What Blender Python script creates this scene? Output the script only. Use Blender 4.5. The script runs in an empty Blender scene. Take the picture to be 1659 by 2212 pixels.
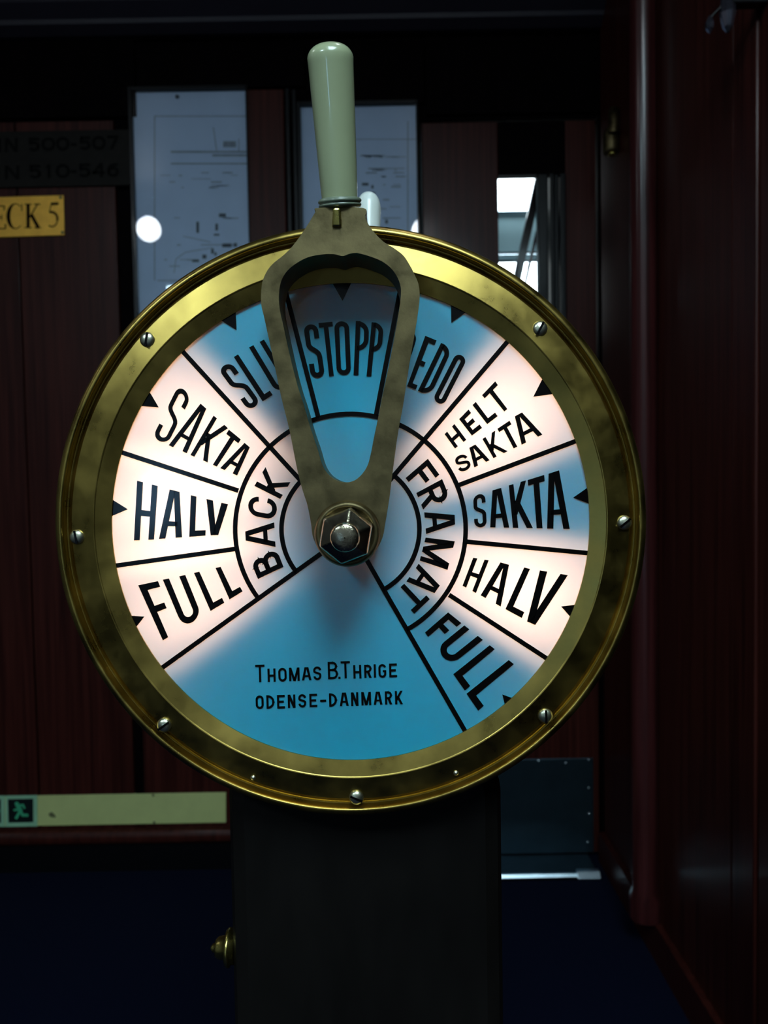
import bpy, bmesh, math, random
from mathutils import Vector, Matrix

random.seed(7)
scene = bpy.context.scene
C = scene.collection

# ------------------------------------------------------------------ camera
W, H = 1659.0, 2212.0
FPX = 1664.0                       # focal length in pixels of the 1659 px wide frame
D = 0.40                           # camera to dial plate
CAM = Vector((0.0, -D, 1.30))
PITCH, ROLL = math.radians(2.41), math.radians(1.0)
F_ = Vector((0, math.cos(PITCH), -math.sin(PITCH)))
U0 = Vector((0, math.sin(PITCH), math.cos(PITCH)))
R0 = Vector((1, 0, 0))
U_ = U0 * math.cos(ROLL) + R0 * math.sin(ROLL)
R_ = R0 * math.cos(ROLL) - U0 * math.sin(ROLL)

cam_data = bpy.data.cameras.new('camera')
cam = bpy.data.objects.new('camera', cam_data)
C.objects.link(cam)
m = Matrix.Identity(4)
for i in range(3):
    m[i][0], m[i][1], m[i][2], m[i][3] = R_[i], U_[i], -F_[i], CAM[i]
cam.matrix_world = m
cam_data.sensor_fit = 'HORIZONTAL'
cam_data.sensor_width = 36.0
cam_data.lens = 36.0 * FPX / W
cam_data.clip_start = 0.02
cam_data.dof.use_dof = True
cam_data.dof.focus_distance = 0.385
cam_data.dof.aperture_fstop = 19.0
scene.camera = cam

# ------------------------------------------------------------------ view, world
vs = scene.view_settings
vs.view_transform = 'Standard'
vs.look = 'None'
vs.exposure = 0.0
vs.gamma = 1.0
vs.use_curve_mapping = False
world = bpy.data.worlds.new('world')
scene.world = world
world.use_nodes = True
world.node_tree.nodes['Background'].inputs[0].default_value = (0.02, 0.03, 0.05, 1)
world.node_tree.nodes['Background'].inputs[1].default_value = 0.05

KEY_E, FILL_E, SMALL_GLOBE_E, BULB_W, STAIR_E = 15.5, 44.0, 22.0, 0.105, 9.0
COOL = (0.66, 0.90, 1.0)
WARM = (1.0, 0.74, 0.50)


def P(px, py, Y):
    """point of the place seen at photo position (px, py) on the upright plane y = Y"""
    d = F_ * FPX + R_ * (px - W / 2) + U_ * (H / 2 - py)
    return CAM + d * ((Y + D) / d.y)


def PX(px, py, X):
    """the same on the side plane x = X"""
    d = F_ * FPX + R_ * (px - W / 2) + U_ * (H / 2 - py)
    return CAM + d * (X / d.x)


# ------------------------------------------------------------------ materials
def nt(name):
    mt = bpy.data.materials.new(name)
    mt.use_nodes = True
    return mt, mt.node_tree.nodes, mt.node_tree.links, mt.node_tree.nodes['Principled BSDF']


def plain(name, col, rough=0.5, metal=0.0, coat=0.0, spec=0.5, var=0.0, scale=30.0, rvar=0.0, bump=0.0, stretch=None):
    mt, n, l, b = nt(name)
    b.inputs['Base Color'].default_value = (*col, 1)
    b.inputs['Roughness'].default_value = rough
    b.inputs['Metallic'].default_value = metal
    b.inputs['Coat Weight'].default_value = coat
    b.inputs['Coat Roughness'].default_value = 0.08
    b.inputs['Specular IOR Level'].default_value = spec
    if var or rvar or bump:
        tc = n.new('ShaderNodeTexCoord')
        mp = n.new('ShaderNodeMapping')
        if stretch:
            mp.inputs['Scale'].default_value = stretch
        tx = n.new('ShaderNodeTexNoise')
        tx.inputs['Scale'].default_value = scale
        tx.inputs['Detail'].default_value = 6
        tx.inputs['Roughness'].default_value = 0.62
        l.new(tc.outputs['Object'], mp.inputs[0])
        l.new(mp.outputs[0], tx.inputs['Vector'])
        if var:
            rp = n.new('ShaderNodeValToRGB')
            rp.color_ramp.elements[0].position = 0.3
            rp.color_ramp.elements[1].position = 0.7
            rp.color_ramp.elements[0].color = (*[c * (1 - var) for c in col], 1)
            rp.color_ramp.elements[1].color = (*[min(1, c * (1 + var)) for c in col], 1)
            l.new(tx.outputs[0], rp.inputs[0])
            l.new(rp.outputs[0], b.inputs['Base Color'])
        if rvar:
            mr = n.new('ShaderNodeMapRange')
            mr.inputs[1].default_value, mr.inputs[2].default_value = 0.3, 0.7
            mr.inputs[3].default_value, mr.inputs[4].default_value = max(0.03, rough - rvar), rough + rvar
            l.new(tx.outputs[0], mr.inputs[0])
            l.new(mr.outputs[0], b.inputs['Roughness'])
        if bump:
            bp = n.new('ShaderNodeBump')
            bp.inputs['Strength'].default_value = bump
            bp.inputs['Distance'].default_value = 0.002
            l.new(tx.outputs[0], bp.inputs['Height'])
            l.new(bp.outputs[0], b.inputs['Normal'])
    return mt


def emissive(name, col, strength):
    mt, n, l, b = nt(name)
    b.inputs['Base Color'].default_value = (0.8, 0.8, 0.8, 1)
    b.inputs['Emission Color'].default_value = (*col, 1)
    b.inputs['Emission Strength'].default_value = strength
    return mt


def wood(name, dark, light, rough=0.42, coat=0.08, spec=0.18):
    mt, n, l, b = nt(name)
    tc = n.new('ShaderNodeTexCoord')
    mp = n.new('ShaderNodeMapping')
    mp.inputs['Scale'].default_value = (26, 26, 0.7)
    tx = n.new('ShaderNodeTexNoise')
    tx.inputs['Scale'].default_value = 3.0
    tx.inputs['Detail'].default_value = 8
    tx.inputs['Distortion'].default_value = 0.4
    rp = n.new('ShaderNodeValToRGB')
    rp.color_ramp.elements[0].position, rp.color_ramp.elements[1].position = 0.32, 0.7
    rp.color_ramp.elements[0].color = (*dark, 1)
    rp.color_ramp.elements[1].color = (*light, 1)
    l.new(tc.outputs['Object'], mp.inputs[0])
    l.new(mp.outputs[0], tx.inputs['Vector'])
    l.new(tx.outputs[0], rp.inputs[0])
    l.new(rp.outputs[0], b.inputs['Base Color'])
    b.inputs['Roughness'].default_value = rough
    b.inputs['Coat Weight'].default_value = coat
    b.inputs['Coat Roughness'].default_value = 0.14
    b.inputs['Specular IOR Level'].default_value = spec
    return mt


def opal_glass():
    """milk glass of the dial: scatters room light cool, lets lamp light through, glossy face"""
    mt = bpy.data.materials.new('opal_dial_glass')
    mt.use_nodes = True
    n, l = mt.node_tree.nodes, mt.node_tree.links
    n.clear()
    out = n.new('ShaderNodeOutputMaterial')
    df = n.new('ShaderNodeBsdfDiffuse')
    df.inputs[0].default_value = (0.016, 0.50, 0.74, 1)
    tr = n.new('ShaderNodeBsdfTranslucent')
    tr.inputs[0].default_value = (0.85, 0.70, 0.69, 1)
    ad = n.new('ShaderNodeMixShader')
    ad.inputs[0].default_value = 0.30
    gl = n.new('ShaderNodeBsdfGlossy')
    gl.inputs['Roughness'].default_value = 0.06
    fr = n.new('ShaderNodeFresnel')
    fr.inputs[0].default_value = 1.45
    mx = n.new('ShaderNodeMixShader')
    l.new(df.outputs[0], ad.inputs[1])
    l.new(tr.outputs[0], ad.inputs[2])
    l.new(fr.outputs[0], mx.inputs[0])
    l.new(ad.outputs[0], mx.inputs[1])
    l.new(gl.outputs[0], mx.inputs[2])
    l.new(mx.outputs[0], out.inputs[0])
    return mt


def thin_glass(name, ior=1.5, rough=0.02, tint=(0.95, 0.98, 1.0)):
    mt = bpy.data.materials.new(name)
    mt.use_nodes = True
    n, l = mt.node_tree.nodes, mt.node_tree.links
    n.clear()
    out = n.new('ShaderNodeOutputMaterial')
    tp = n.new('ShaderNodeBsdfTransparent')
    tp.inputs[0].default_value = (*tint, 1)
    gl = n.new('ShaderNodeBsdfGlossy')
    gl.inputs['Roughness'].default_value = rough
    fr = n.new('ShaderNodeFresnel')
    fr.inputs[0].default_value = ior
    mx = n.new('ShaderNodeMixShader')
    l.new(fr.outputs[0], mx.inputs[0])
    l.new(tp.outputs[0], mx.inputs[1])
    l.new(gl.outputs[0], mx.inputs[2])
    l.new(mx.outputs[0], out.inputs[0])
    return mt


M = {
    'brass': plain('worn_brass', (0.40, 0.275, 0.068), 0.33, 1.0, var=0.20, scale=38, rvar=0.10, bump=0.04),
    'brass_rim': plain('polished_brass', (0.62, 0.50, 0.14), 0.26, 1.0, var=0.15, scale=60, rvar=0.08, bump=0.05),
    'bronze': plain('dull_bronze', (0.15, 0.115, 0.055), 0.50, 1.0, var=0.42, scale=55, rvar=0.14, bump=0.14),
    'nut': plain('hammered_bronze', (0.42, 0.36, 0.25), 0.22, 1.0, var=0.2, scale=90, rvar=0.08, bump=0.35),
    'screw': plain('nickel_screw', (0.62, 0.60, 0.45), 0.34, 1.0, var=0.15, scale=120),
    'ivory': plain('ivory_plastic', (0.42, 0.46, 0.27), 0.30, 0.0, coat=0.7, var=0.04, scale=14, rvar=0.03),
    'ivory_pale': plain('pale_plastic', (0.80, 0.84, 0.78), 0.30, 0.0, coat=0.5, var=0.05, scale=12),
    'ivory_dirty': plain('soiled_ivory', (0.17, 0.20, 0.14), 0.32, 0.0, coat=0.4, var=0.25, scale=60),
    'print': plain('black_enamel', (0.002, 0.0015, 0.0015), 0.16, 0.0, spec=0.28, var=0.3, scale=80),
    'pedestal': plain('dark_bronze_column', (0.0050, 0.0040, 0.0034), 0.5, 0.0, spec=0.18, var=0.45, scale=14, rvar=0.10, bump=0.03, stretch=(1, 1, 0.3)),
    'inside': plain('grey_lamp_chamber', (0.52, 0.46, 0.44), 0.6, var=0.03, scale=20),
    'opal': opal_glass(),
    'mahogany': wood('dark_mahogany', (0.026, 0.0045, 0.0032), (0.070, 0.0145, 0.010)),
    'mahogany_red': wood('red_mahogany', (0.030, 0.006, 0.004), (0.075, 0.016, 0.011)),
    'column_wood': wood('varnished_column', (0.030, 0.006, 0.006), (0.075, 0.016, 0.016), 0.30, 0.35),
    'ebony': plain('black_moulding', (0.003, 0.003, 0.004), 0.38, coat=0.15, spec=0.3, var=0.3, scale=40),
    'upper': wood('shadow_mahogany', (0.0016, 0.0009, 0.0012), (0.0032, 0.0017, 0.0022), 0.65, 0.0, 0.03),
    'paper': plain('chart_paper', (0.60, 0.67, 0.82), 0.7, var=0.05, scale=6),
    'ink': plain('chart_ink', (0.30, 0.32, 0.36), 0.7, var=0.2, scale=60),
    'ink_dark': plain('chart_ink_dark', (0.10, 0.11, 0.12), 0.7, var=0.3, scale=200),
    'glass': thin_glass('case_glass'),
    'door_glass': thin_glass('door_glass', 1.4),
    'sign_ink': plain('matt_black_ink', (0.002, 0.002, 0.002), 0.7, spec=0.1, var=0.2, scale=40),
    'sign_gold': plain('gold_plate', (0.95, 0.50, 0.07), 0.46, 0.6, coat=0.2, var=0.12, scale=25),
    'sign_dark': plain('dark_plate', (0.011, 0.009, 0.007), 0.6, spec=0.15, var=0.2, scale=20),
    'strip': plain('luminescent_cream', (0.66, 0.70, 0.28), 0.55, var=0.05, scale=14),
    'strip_rim': plain('luminescent_frame', (0.36, 0.66, 0.42), 0.5, var=0.06, scale=30),
    'sign_black': plain('sign_black', (0.006, 0.012, 0.012), 0.4, var=0.2, scale=40),
    'sign_green': plain('sign_green', (0.07, 0.52, 0.26), 0.5, var=0.08, scale=40),
    'smudge': plain('smudge_brown', (0.16, 0.17, 0.07), 0.7, var=0.25, scale=120),
    'carpet': plain('navy_carpet', (0.0030, 0.0050, 0.019), 0.95, spec=0.1, var=0.5, scale=220, bump=0.5),
    'ceiling': plain('dark_ceiling', (0.020, 0.018, 0.030), 0.5, var=0.1, scale=8),
    'kick': plain('kick_plate_steel', (0.05, 0.085, 0.11), 0.34, 0.8, var=0.15, scale=12),
    'smoked': plain('smoked_cut_glass', (0.20, 0.20, 0.26), 0.10, 0.9, coat=0.6, var=0.2, scale=30),
    'steel': plain('brushed_sill', (0.70, 0.82, 0.92), 0.30, 1.0, var=0.12, scale=40),
    'chrome': plain('chrome', (0.75, 0.82, 0.88), 0.12, 1.0, var=0.05, scale=50),
    'cream_wall': plain('stairwell_paint', (0.35, 0.52, 0.56), 0.6, var=0.04, scale=6),
    'dim_wall': plain('room_paint', (0.15, 0.15, 0.16), 0.7, var=0.1, scale=4),
    'globe': emissive('fill_panel_glow', COOL, FILL_E),  # glow of the added fill panel, not of the hanging globes
    'small_globe': emissive('small_globe_glow', (0.9, 0.95, 1.0), SMALL_GLOBE_E),
    'key': emissive('ceiling_panel_glow', COOL, KEY_E),
    'daylight': emissive('daylight_pane', (0.30, 0.62, 1.0), 20.0),
    'stair_lamp': emissive('stair_lamp_glow', (0.85, 0.97, 1.0), STAIR_E),
}


# ------------------------------------------------------------------ mesh helpers
class MB:
    def __init__(self):
        self.v, self.f, self.sm = [], [], []

    def quad(self, pts, smooth=False):
        k = len(self.v)
        self.v += [Vector(p) for p in pts]
        self.f.append(tuple(range(k, k + len(pts))))
        self.sm.append(smooth)

    def box(self, a, b):
        x0, y0, z0 = [min(a[i], b[i]) for i in range(3)]
        x1, y1, z1 = [max(a[i], b[i]) for i in range(3)]
        k = len(self.v)
        self.v += [Vector(p) for p in ((x0, y0, z0), (x1, y0, z0), (x1, y1, z0), (x0, y1, z0),
                                       (x0, y0, z1), (x1, y0, z1), (x1, y1, z1), (x0, y1, z1))]
        for f in ((0, 3, 2, 1), (4, 5, 6, 7), (0, 1, 5, 4), (1, 2, 6, 5), (2, 3, 7, 6), (3, 0, 4, 7)):
            self.f.append(tuple(k + i for i in f))
            self.sm.append(False)

    def hexa(self, front, back):
        """front: 4 points counter-clockwise seen from -y, back: the matching 4 behind them"""
        k = len(self.v)
        n = len(front)
        self.v += [Vector(p) for p in front] + [Vector(p) for p in back]
        self.f.append(tuple(k + i for i in range(n)))
        self.f.append(tuple(k + n + i for i in reversed(range(n))))
        self.sm += [False, False]
        for i in range(n):
            j = (i + 1) % n
            self.f.append((k + j, k + i, k + n + i, k + n + j))
            self.sm.append(False)

    def lathe(self, centre, axis, profile, seg=96, cap0=False, cap1=False, smooth=True, turn=0.0):
        """profile: (radius, distance along axis)"""
        ax = Vector(axis).normalized()
        t = Vector((0, 0, 1)) if abs(ax.z) < 0.9 else Vector((1, 0, 0))
        e1 = (t - ax * t.dot(ax)).normalized()
        e2 = ax.cross(e1)
        c = Vector(centre)
        k = len(self.v)
        for r, h in profile:
            for i in range(seg):
                a = 2 * math.pi * i / seg + math.radians(turn)
                self.v.append(c + ax * h + (e1 * math.cos(a) + e2 * math.sin(a)) * r)
        for j in range(len(profile) - 1):
            for i in range(seg):
                i2 = (i + 1) % seg
                self.f.append((k + j * seg + i, k + j * seg + i2, k + (j + 1) * seg + i2, k + (j + 1) * seg + i))
                self.sm.append(smooth)
        if cap0:
            self.f.append(tuple(k + i for i in reversed(range(seg))))
            self.sm.append(False)
        if cap1:
            q = k + (len(profile) - 1) * seg
            self.f.append(tuple(q + i for i in range(seg)))
            self.sm.append(False)

    def mesh(self, name, off=Vector((0, 0, 0))):
        me = bpy.data.meshes.new(name)
        me.from_pydata([tuple(v - off) for v in self.v], [], self.f)
        for p, s in zip(me.polygons, self.sm):
            p.use_smooth = s
        me.update()
        return me


def world_loc(o):
    p = Vector((0, 0, 0))
    while o is not None:
        p += Vector(o.location)
        o = o.parent
    return p


def obj(name, mb, mat, parent=None, loc=None, kind=None, recalc=True, bevel=0.0, label=None):
    """link the collected faces (given in place coordinates) as one mesh object"""
    base = world_loc(parent) if parent else Vector((0, 0, 0))
    origin = Vector(loc) if loc is not None else base
    me = mb.mesh(name, origin)
    if recalc:
        bm = bmesh.new()
        bm.from_mesh(me)
        bmesh.ops.recalc_face_normals(bm, faces=bm.faces)
        bm.to_mesh(me)
        bm.free()
    o = bpy.data.objects.new(name, me)
    C.objects.link(o)
    o.location = origin - base
    me.materials.append(M[mat])
    if parent:
        o.parent = parent
    if kind:
        o['kind'] = kind
    if label:
        o['label'] = label
    if bevel:
        md = o.modifiers.new('edge', 'BEVEL')
        md.width = bevel
        md.segments = 2
        md.limit_method = 'ANGLE'
        md.angle_limit = math.radians(40)
    return o


def thing(name, label, cat, loc=(0, 0, 0), group=None):
    o = bpy.data.objects.new(name, None)
    C.objects.link(o)
    o.location = loc
    o.empty_display_size = 0.05
    o['label'], o['category'] = label, cat
    if group:
        o['group'] = group
    return o


def tag(o, label, cat, group=None):
    o['label'], o['category'] = label, cat
    if group:
        o['group'] = group
    return o


def struct(name, mb, mat, parent=None, **k):
    return obj(name, mb, mat, parent, kind='structure' if parent is None else None, **k)


def wallbox(mb, x0, y0, x1, y1, Y0, Y1):
    """upright block whose front (plane Y0) covers photo rectangle x0..x1, y0..y1; square to the wall"""
    a, b = P(x0, (y0 + y1) / 2, Y0), P(x1, (y0 + y1) / 2, Y0)
    t, u = P((x0 + x1) / 2, y0, Y0), P((x0 + x1) / 2, y1, Y0)
    mb.box((a.x, Y0, u.z), (b.x, Y1, t.z))
    return a.x, b.x, u.z, t.z


# ================================================================== THE ROOM
YB = 2.15                          # face of the panelled wall
XR = 0.722                         # face of the side wall
XL, YR, ZC = -3.5, -2.6, 2.95

mb = MB(); mb.box((XL - .1, YR - .1, -0.08), (XR + .3, YB + 1.6, 0.0)); struct('floor', mb, 'carpet')
mb = MB(); mb.box((XL - .1, YR - .1, ZC), (XR + .3, YB + 1.6, ZC + 0.1)); struct('ceiling', mb, 'ceiling')
mb = MB(); mb.box((XL - .1, YR, 0), (XL, YB, ZC)); struct('wall_left', mb, 'dim_wall')
mb = MB(); mb.box((XL - .1, YR - .1, 0), (XR + .3, YR, ZC)); struct('wall_rear', mb, 'dim_wall')

# door opening limits in the back wall
DX0, DX1 = P(918, 900, YB).x, P(1298, 900, YB).x
DZ1 = P(1100, 250, YB).z
mb = MB()
mb.box((XL - .1, YB + .02, 0), (DX0, YB + .12, ZC))
mb.box((DX0, YB + .02, DZ1), (XR + .3, YB + .12, ZC))
mb.box((DX1, YB + .02, 0), (XR + .3, YB + .12, DZ1))
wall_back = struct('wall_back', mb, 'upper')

# planks left of the first chart case
zb, zt = P(150, 1792, YB).z, P(150, 262, YB).z
edges = [-372, -160, 62, 272]
for i in range(len(edges) - 1):
    xa, xb = P(edges[i], 1100, YB).x, P(edges[i + 1], 1100, YB).x
    mb = MB(); mb.box((xa + .003, YB, zb), (xb - .003, YB + .025, zt))
    obj('plank', mb, 'mahogany', wall_back, bevel=0.0008)
mb = MB(); mb.box((XL, YB + .004, zb), (P(-372, 1100, YB).x - .003, YB + .025, zt)); obj('panel', mb, 'mahogany', wall_back)
# dark lintel boards above
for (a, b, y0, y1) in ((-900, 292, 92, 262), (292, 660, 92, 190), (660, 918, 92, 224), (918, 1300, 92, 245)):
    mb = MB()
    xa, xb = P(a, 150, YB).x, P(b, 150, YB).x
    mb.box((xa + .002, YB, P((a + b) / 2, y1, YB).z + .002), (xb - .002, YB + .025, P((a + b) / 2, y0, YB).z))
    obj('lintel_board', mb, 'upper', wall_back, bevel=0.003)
# uprights between the cases and under them
def upright(name, x0, x1, y0, y1, mat, proud=0.0, bev=0.004):
    mb = MB()
    xa, xb = P(x0, 700, YB).x, P(x1, 700, YB).x
    mb.box((xa, YB - proud, P((x0 + x1) / 2, y1, YB).z), (xb, YB + .025, P((x0 + x1) / 2, y0, YB).z))
    return obj(name, mb, mat, wall_back, bevel=bev)

upright('upright', 546, 624, 196, 1792, 'mahogany_red', 0.012)
upright('moulding', 628, 637, 196, 1792, 'ebony', 0.020, 0.003)
upright('moulding', 642, 651, 196, 1792, 'ebony', 0.014, 0.003)
upright('panel', 280, 542, 905, 1792, 'mahogany', 0.0)
upright('panel', 655, 914, 905, 1792, 'mahogany', 0.0)

# crown moulding along the top of the wall
mb = MB()
zc = P(400, 58, YB - .06).z
pts = [(0, 0.0), (-.02, 0.0), (-.055, .018), (-.06, .03), (-.10, .06), (-.10, ZC - zc), (0, ZC - zc)]
xa, xb = XL, XR
mb.hexa([(xa, YB + p[0], zc + p[1]) for p in pts], [(xb, YB + p[0], zc + p[1]) for p in pts])
struct('trim_1', mb, 'ceiling')

# base board with rounded cap
xe = DX0
zt = P(200, 1800, YB - .03).z
mb = MB()
mb.box((XL, YB - .012, 0), (xe, YB + .02, zt - .035))
struct('baseboard_back', mb, 'ebony')
mb = MB()
n = 10
prof = [(YB + .02, zt - .045)] + [(YB - .012 - .020 * math.sin(math.pi * i / n), zt - .045 + .05 * (1 - math.cos(math.pi * i / n)) / 2) for i in range(n + 1)] + [(YB + .02, zt + .005)]
mb.hexa([(XL, p[0], p[1]) for p in prof], [(xe, p[0], p[1]) for p in prof])
struct('trim_2', mb, 'mahogany_red')

# ---- side wall with its pilaster and panels
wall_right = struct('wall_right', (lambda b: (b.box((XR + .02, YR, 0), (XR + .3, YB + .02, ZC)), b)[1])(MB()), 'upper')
def sidepanel(name, px0, px1, mat, proud=0.0, z0=0.1, z1=2.9, bev=0.004):
    ya = 1664 * XR / (px0 - 829.5) - D
    yb = 1664 * XR / (px1 - 829.5) - D
    mb = MB(); mb.box((XR - proud, yb, z0), (XR + .02, ya, z1))
    return obj(name, mb, mat, wall_right, bevel=bev)
sidepanel('panel', 1302, 1362, 'mahogany', 0.0)
sidepanel('pilaster', 1366, 1416, 'mahogany_red', 0.008, bev=0.004)
mb = MB()                           # engaged round column of the pilaster
mb.lathe((XR - .031, 1.645, 0), (0, 0, 1), [(.042, .10), (.042, .16), (.034, .18), (.034, 2.80), (.042, 2.82), (.042, 2.9)], 40)
obj('round_column', mb, 'column_wood', wall_right)
sidepanel('panel', 1420, 1582, 'mahogany_red', 0.0)
sidepanel('panel', 1586, 1636, 'mahogany', 0.004)
sidepanel('panel', 1640, 1900, 'mahogany_red', 0.0)
mb = MB(); mb.box((XR - .018, YR, 0), (XR + .02, YB, 0.1)); struct('baseboard_right', mb, 'mahogany')

# ---- door with glazed upper panel, kick plate and threshold
YD = YB + .03
door = thing('door_1', 'dark mahogany door with a narrow lit window and steel kick plate', 'door', (P(1100, 1880, YD).x, YD, 0))
del door['category']
door['kind'] = 'structure'
zd0, zd1 = P(1250, 1893, 2.03).z + .003, DZ1 - .004
wx0, wx1 = P(1077, 480, YD).x, P(1163, 480, YD).x
wz0, wz1 = P(1100, 760, YD).z, P(1120, 377, YD).z
def dpart(name, x0, x1, z0, z1, mat, yf=YD, yb=YD + .04, bev=0.003, parent=None):
    mb = MB(); mb.box((x0, yf, z0), (x1, yb, z1))
    return obj(name, mb, mat, parent or door, bevel=bev)
dx_stile = P(1222, 480, YD).x
dpart('stile', DX0 + .004, wx0, zd0, zd1, 'mahogany')
dpart('stile', dx_stile, DX1 - .004, zd0, zd1, 'mahogany_red')
dpart('rail', wx0, dx_stile, wz1, zd1, 'upper')
dpart('rail', wx0, dx_stile, zd0, wz0, 'mahogany')
wf = dpart('window_moulding', wx1, P(1184, 480, YD).x, wz0, wz1, 'ebony', YD - .004)
dpart('window_moulding', P(1187, 480, YD).x, P(1197, 480, YD).x, wz0, wz1, 'ebony', YD - .014, bev=0.005)
dpart('window_moulding', P(1198, 480, YD).x, P(1208, 480, YD).x, wz0, wz1, 'ebony', YD - .004, bev=0.005)
dpart('window_moulding', P(1209, 480, YD).x, dx_stile, wz0, wz1, 'ebony', YD - .012, bev=0.005)
dpart('pane', wx0, wx1, wz0, wz1, 'door_glass', YD + .018, YD + .021, 0)
# kick plate with its studs
kz0, kz1 = P(1250, 1893, 2.03).z + .004, P(1250, 1637, YD).z
kx0, kx1 = DX0 + .02, P(1282, 1750, YD).x
kp = dpart('kick_plate', kx0, kx1, kz0, kz1, 'kick', YD - .004, YD, 0.002)
for (sx, sy) in ((1272, 1641), (1222, 1648), (1272, 1702), (1272, 1757), (1270, 1819), (1163, 1643)):
    mb = MB(); mb.lathe(P(sx, sy, YD - .004), (0, -1, 0), [(.0045, 0), (.004, .0015), (.002, .0028), (0.0004, .003)], 12)
    obj('stud', mb, 'chrome', kp)
YT = 2.03
tb = P(1250, 1893, YT)
zt_ = tb.z
xa_, xb_ = DX0 + .01, P(1297, 1893, YT).x
mb = MB(); mb.box((xa_, YT, 0), (xb_, YB + .10, zt_ - .002)); struct('trim_3', mb, 'ebony', bevel=0.002)
mb = MB(); mb.box((xa_ + .004, YT + .012, zt_ - .002), (xb_ - .004, YD - .006, zt_ + .001)); tread = struct('trim_4', mb, 'kick')
mb = MB()
prof = [(-.002, -.001), (.0035, .0070), (.012, .0070), (.012, -.001)]
mb.hexa([(xa_, YT + p[0], zt_ + p[1]) for p in prof], [(tb.x, YT + p[0], zt_ + p[1]) for p in prof])
obj('nosing', mb, 'steel', tread)
mb = MB()
prof = [(-.010, -.008), (-.010, -.002), (.004, .013), (.020, .015), (.020, -.008)]
mb.hexa([(tb.x - .004, YT + p[0], zt_ + p[1]) for p in prof], [(xb_, YT + p[0], zt_ + p[1]) for p in prof])
obj('bracket', mb, 'steel', tread, bevel=0.002)

# ---- lit stairwell beyond the door
YS = YB + 1.3
mb = MB(); mb.box((-0.4, YS, 0), (1.8, YS + .1, ZC)); struct('wall_stairwell', mb, 'cream_wall')
mb = MB(); mb.box((1.8, YB + .12, 0), (1.9, YS, ZC)); struct('wall_stairwell_side', mb, 'cream_wall')
mb = MB(); mb.box((-0.5, YB + .12, 0), (-0.4, YS, ZC)); struct('wall_stairwell_end', mb, 'cream_wall')
lamp = thing('stair_lamp', 'bright white wall light behind the door window', 'lamp', P(1130, 420, YS - .08))
mb = MB(); wallbox(mb, 1040, 330, 1200, 448, YS - .07, YS - .03); obj('diffuser', mb, 'stair_lamp', lamp, bevel=0.01)
mb = MB(); wallbox(mb, 1030, 322, 1210, 456, YS - .04, YS); obj('back_plate', mb, 'chrome', lamp)
lamp2 = thing('stair_panel_light', 'low white light panel glowing behind the stair handrail', 'lamp', P(1120, 640, YS - .05))
mb = MB(); wallbox(mb, 1030, 566, 1230, 720, YS - .05, YS - .02); obj('diffuser', mb, 'stair_lamp', lamp2, bevel=0.006)
mb = MB(); wallbox(mb, 1026, 561, 1234, 725, YS - .03, YS); obj('back_plate', mb, 'chrome', lamp2)
mb = MB(); wallbox(mb, 1000, 543, 1260, 549, YS - .06, YS - .045)
for q in (1030, 1230): wallbox(mb, q, 544, q + 4, 548, YS - .045, YS)
tag(obj('wall_rail', mb, 'chrome', loc=P(1130, 548, YS - .05), bevel=0.003), 'thin steel rail on the stairwell wall behind the door window', 'rail')
# sloping handrail of the stair seen through the window
YH = YB + .55
hr = thing('stair_handrail', 'black sloping stair handrail seen through the door window', 'handrail', (P(1000, 1700, YH).x, YH, 0))
def bar(mb, a, b, w, y0, y1):
    a, b = Vector(a), Vector(b)
    d = (b - a).normalized()
    nrm = Vector((-d.z, 0, d.x)) * w / 2
    f = [a - nrm, b - nrm, b + nrm, a + nrm]
    mb.hexa([(p.x, y0, p.z) for p in f], [(p.x, y1, p.z) for p in f])
top, bot = P(1176, 330, YH), P(1104, 660, YH)
dd = (bot - top)
mb = MB(); bar(mb, top - dd * .2, bot + dd * .6, .030, YH - .02, YH + .02); obj('rail', mb, 'ebony', hr, bevel=0.004)
pa = bot + dd * .5
mb = MB(); mb.box((pa.x - .02, YH - .02, 0), (pa.x + .02, YH + .02, pa.z)); obj('post', mb, 'ebony', hr, bevel=0.003)
top, bot = P(1160, 500, YH + .05), P(1128, 640, YH + .05)
mb = MB(); bar(mb, top, bot, .012, YH + .045, YH + .06); bar(mb, bot, pa + Vector((0.0, .05, .03)), .012, YH + .018, YH + .06); obj('spindle', mb, 'chrome', hr)

# ================================================================== LAMPS OF THE ROOM AND ADDED FILL LIGHTS
def globe(px, py, name, label, t=4.45, r=.068, mat='small_globe'):
    d = F_ * FPX + R_ * (px - W / 2) + U_ * (H / 2 - py)
    d = d / d.y
    y = 2 * (YB - .012) - (CAM.y + t)
    c = Vector((CAM.x + d.x * t, y, CAM.z + d.z * t))
    th = thing(name, label, 'lamp', c, 'ceiling globes')
    mb = MB(); mb.lathe(c, (0, 0, 1), [(max(.0005, r * math.sin(math.pi * i / 16)), -r * math.cos(math.pi * i / 16)) for i in range(17)], 32)
    obj('globe', mb, mat, th)
    mb = MB(); mb.lathe(c, (0, 0, 1), [(.03, r * .9), (.034, r + .012), (.012, r + .02), (.012, ZC - c.z - .012), (.05, ZC - c.z - .01), (.05, ZC - c.z)], 24, True, True)
    obj('stem', mb, 'chrome', th)
    return c
globe(319, 493, 'globe_lamp', 'small white globe lamp added out of view to brighten the gold plate')
globe(915, 497, 'globe_lamp', 'small white globe lamp added out of view to brighten the gold plate')

globe(-288, 492, 'globe_lamp', 'small white globe lamp added out of view to brighten the gold plate')  # added globe, brightens the gold plate and the left side of the telegraph

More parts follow.
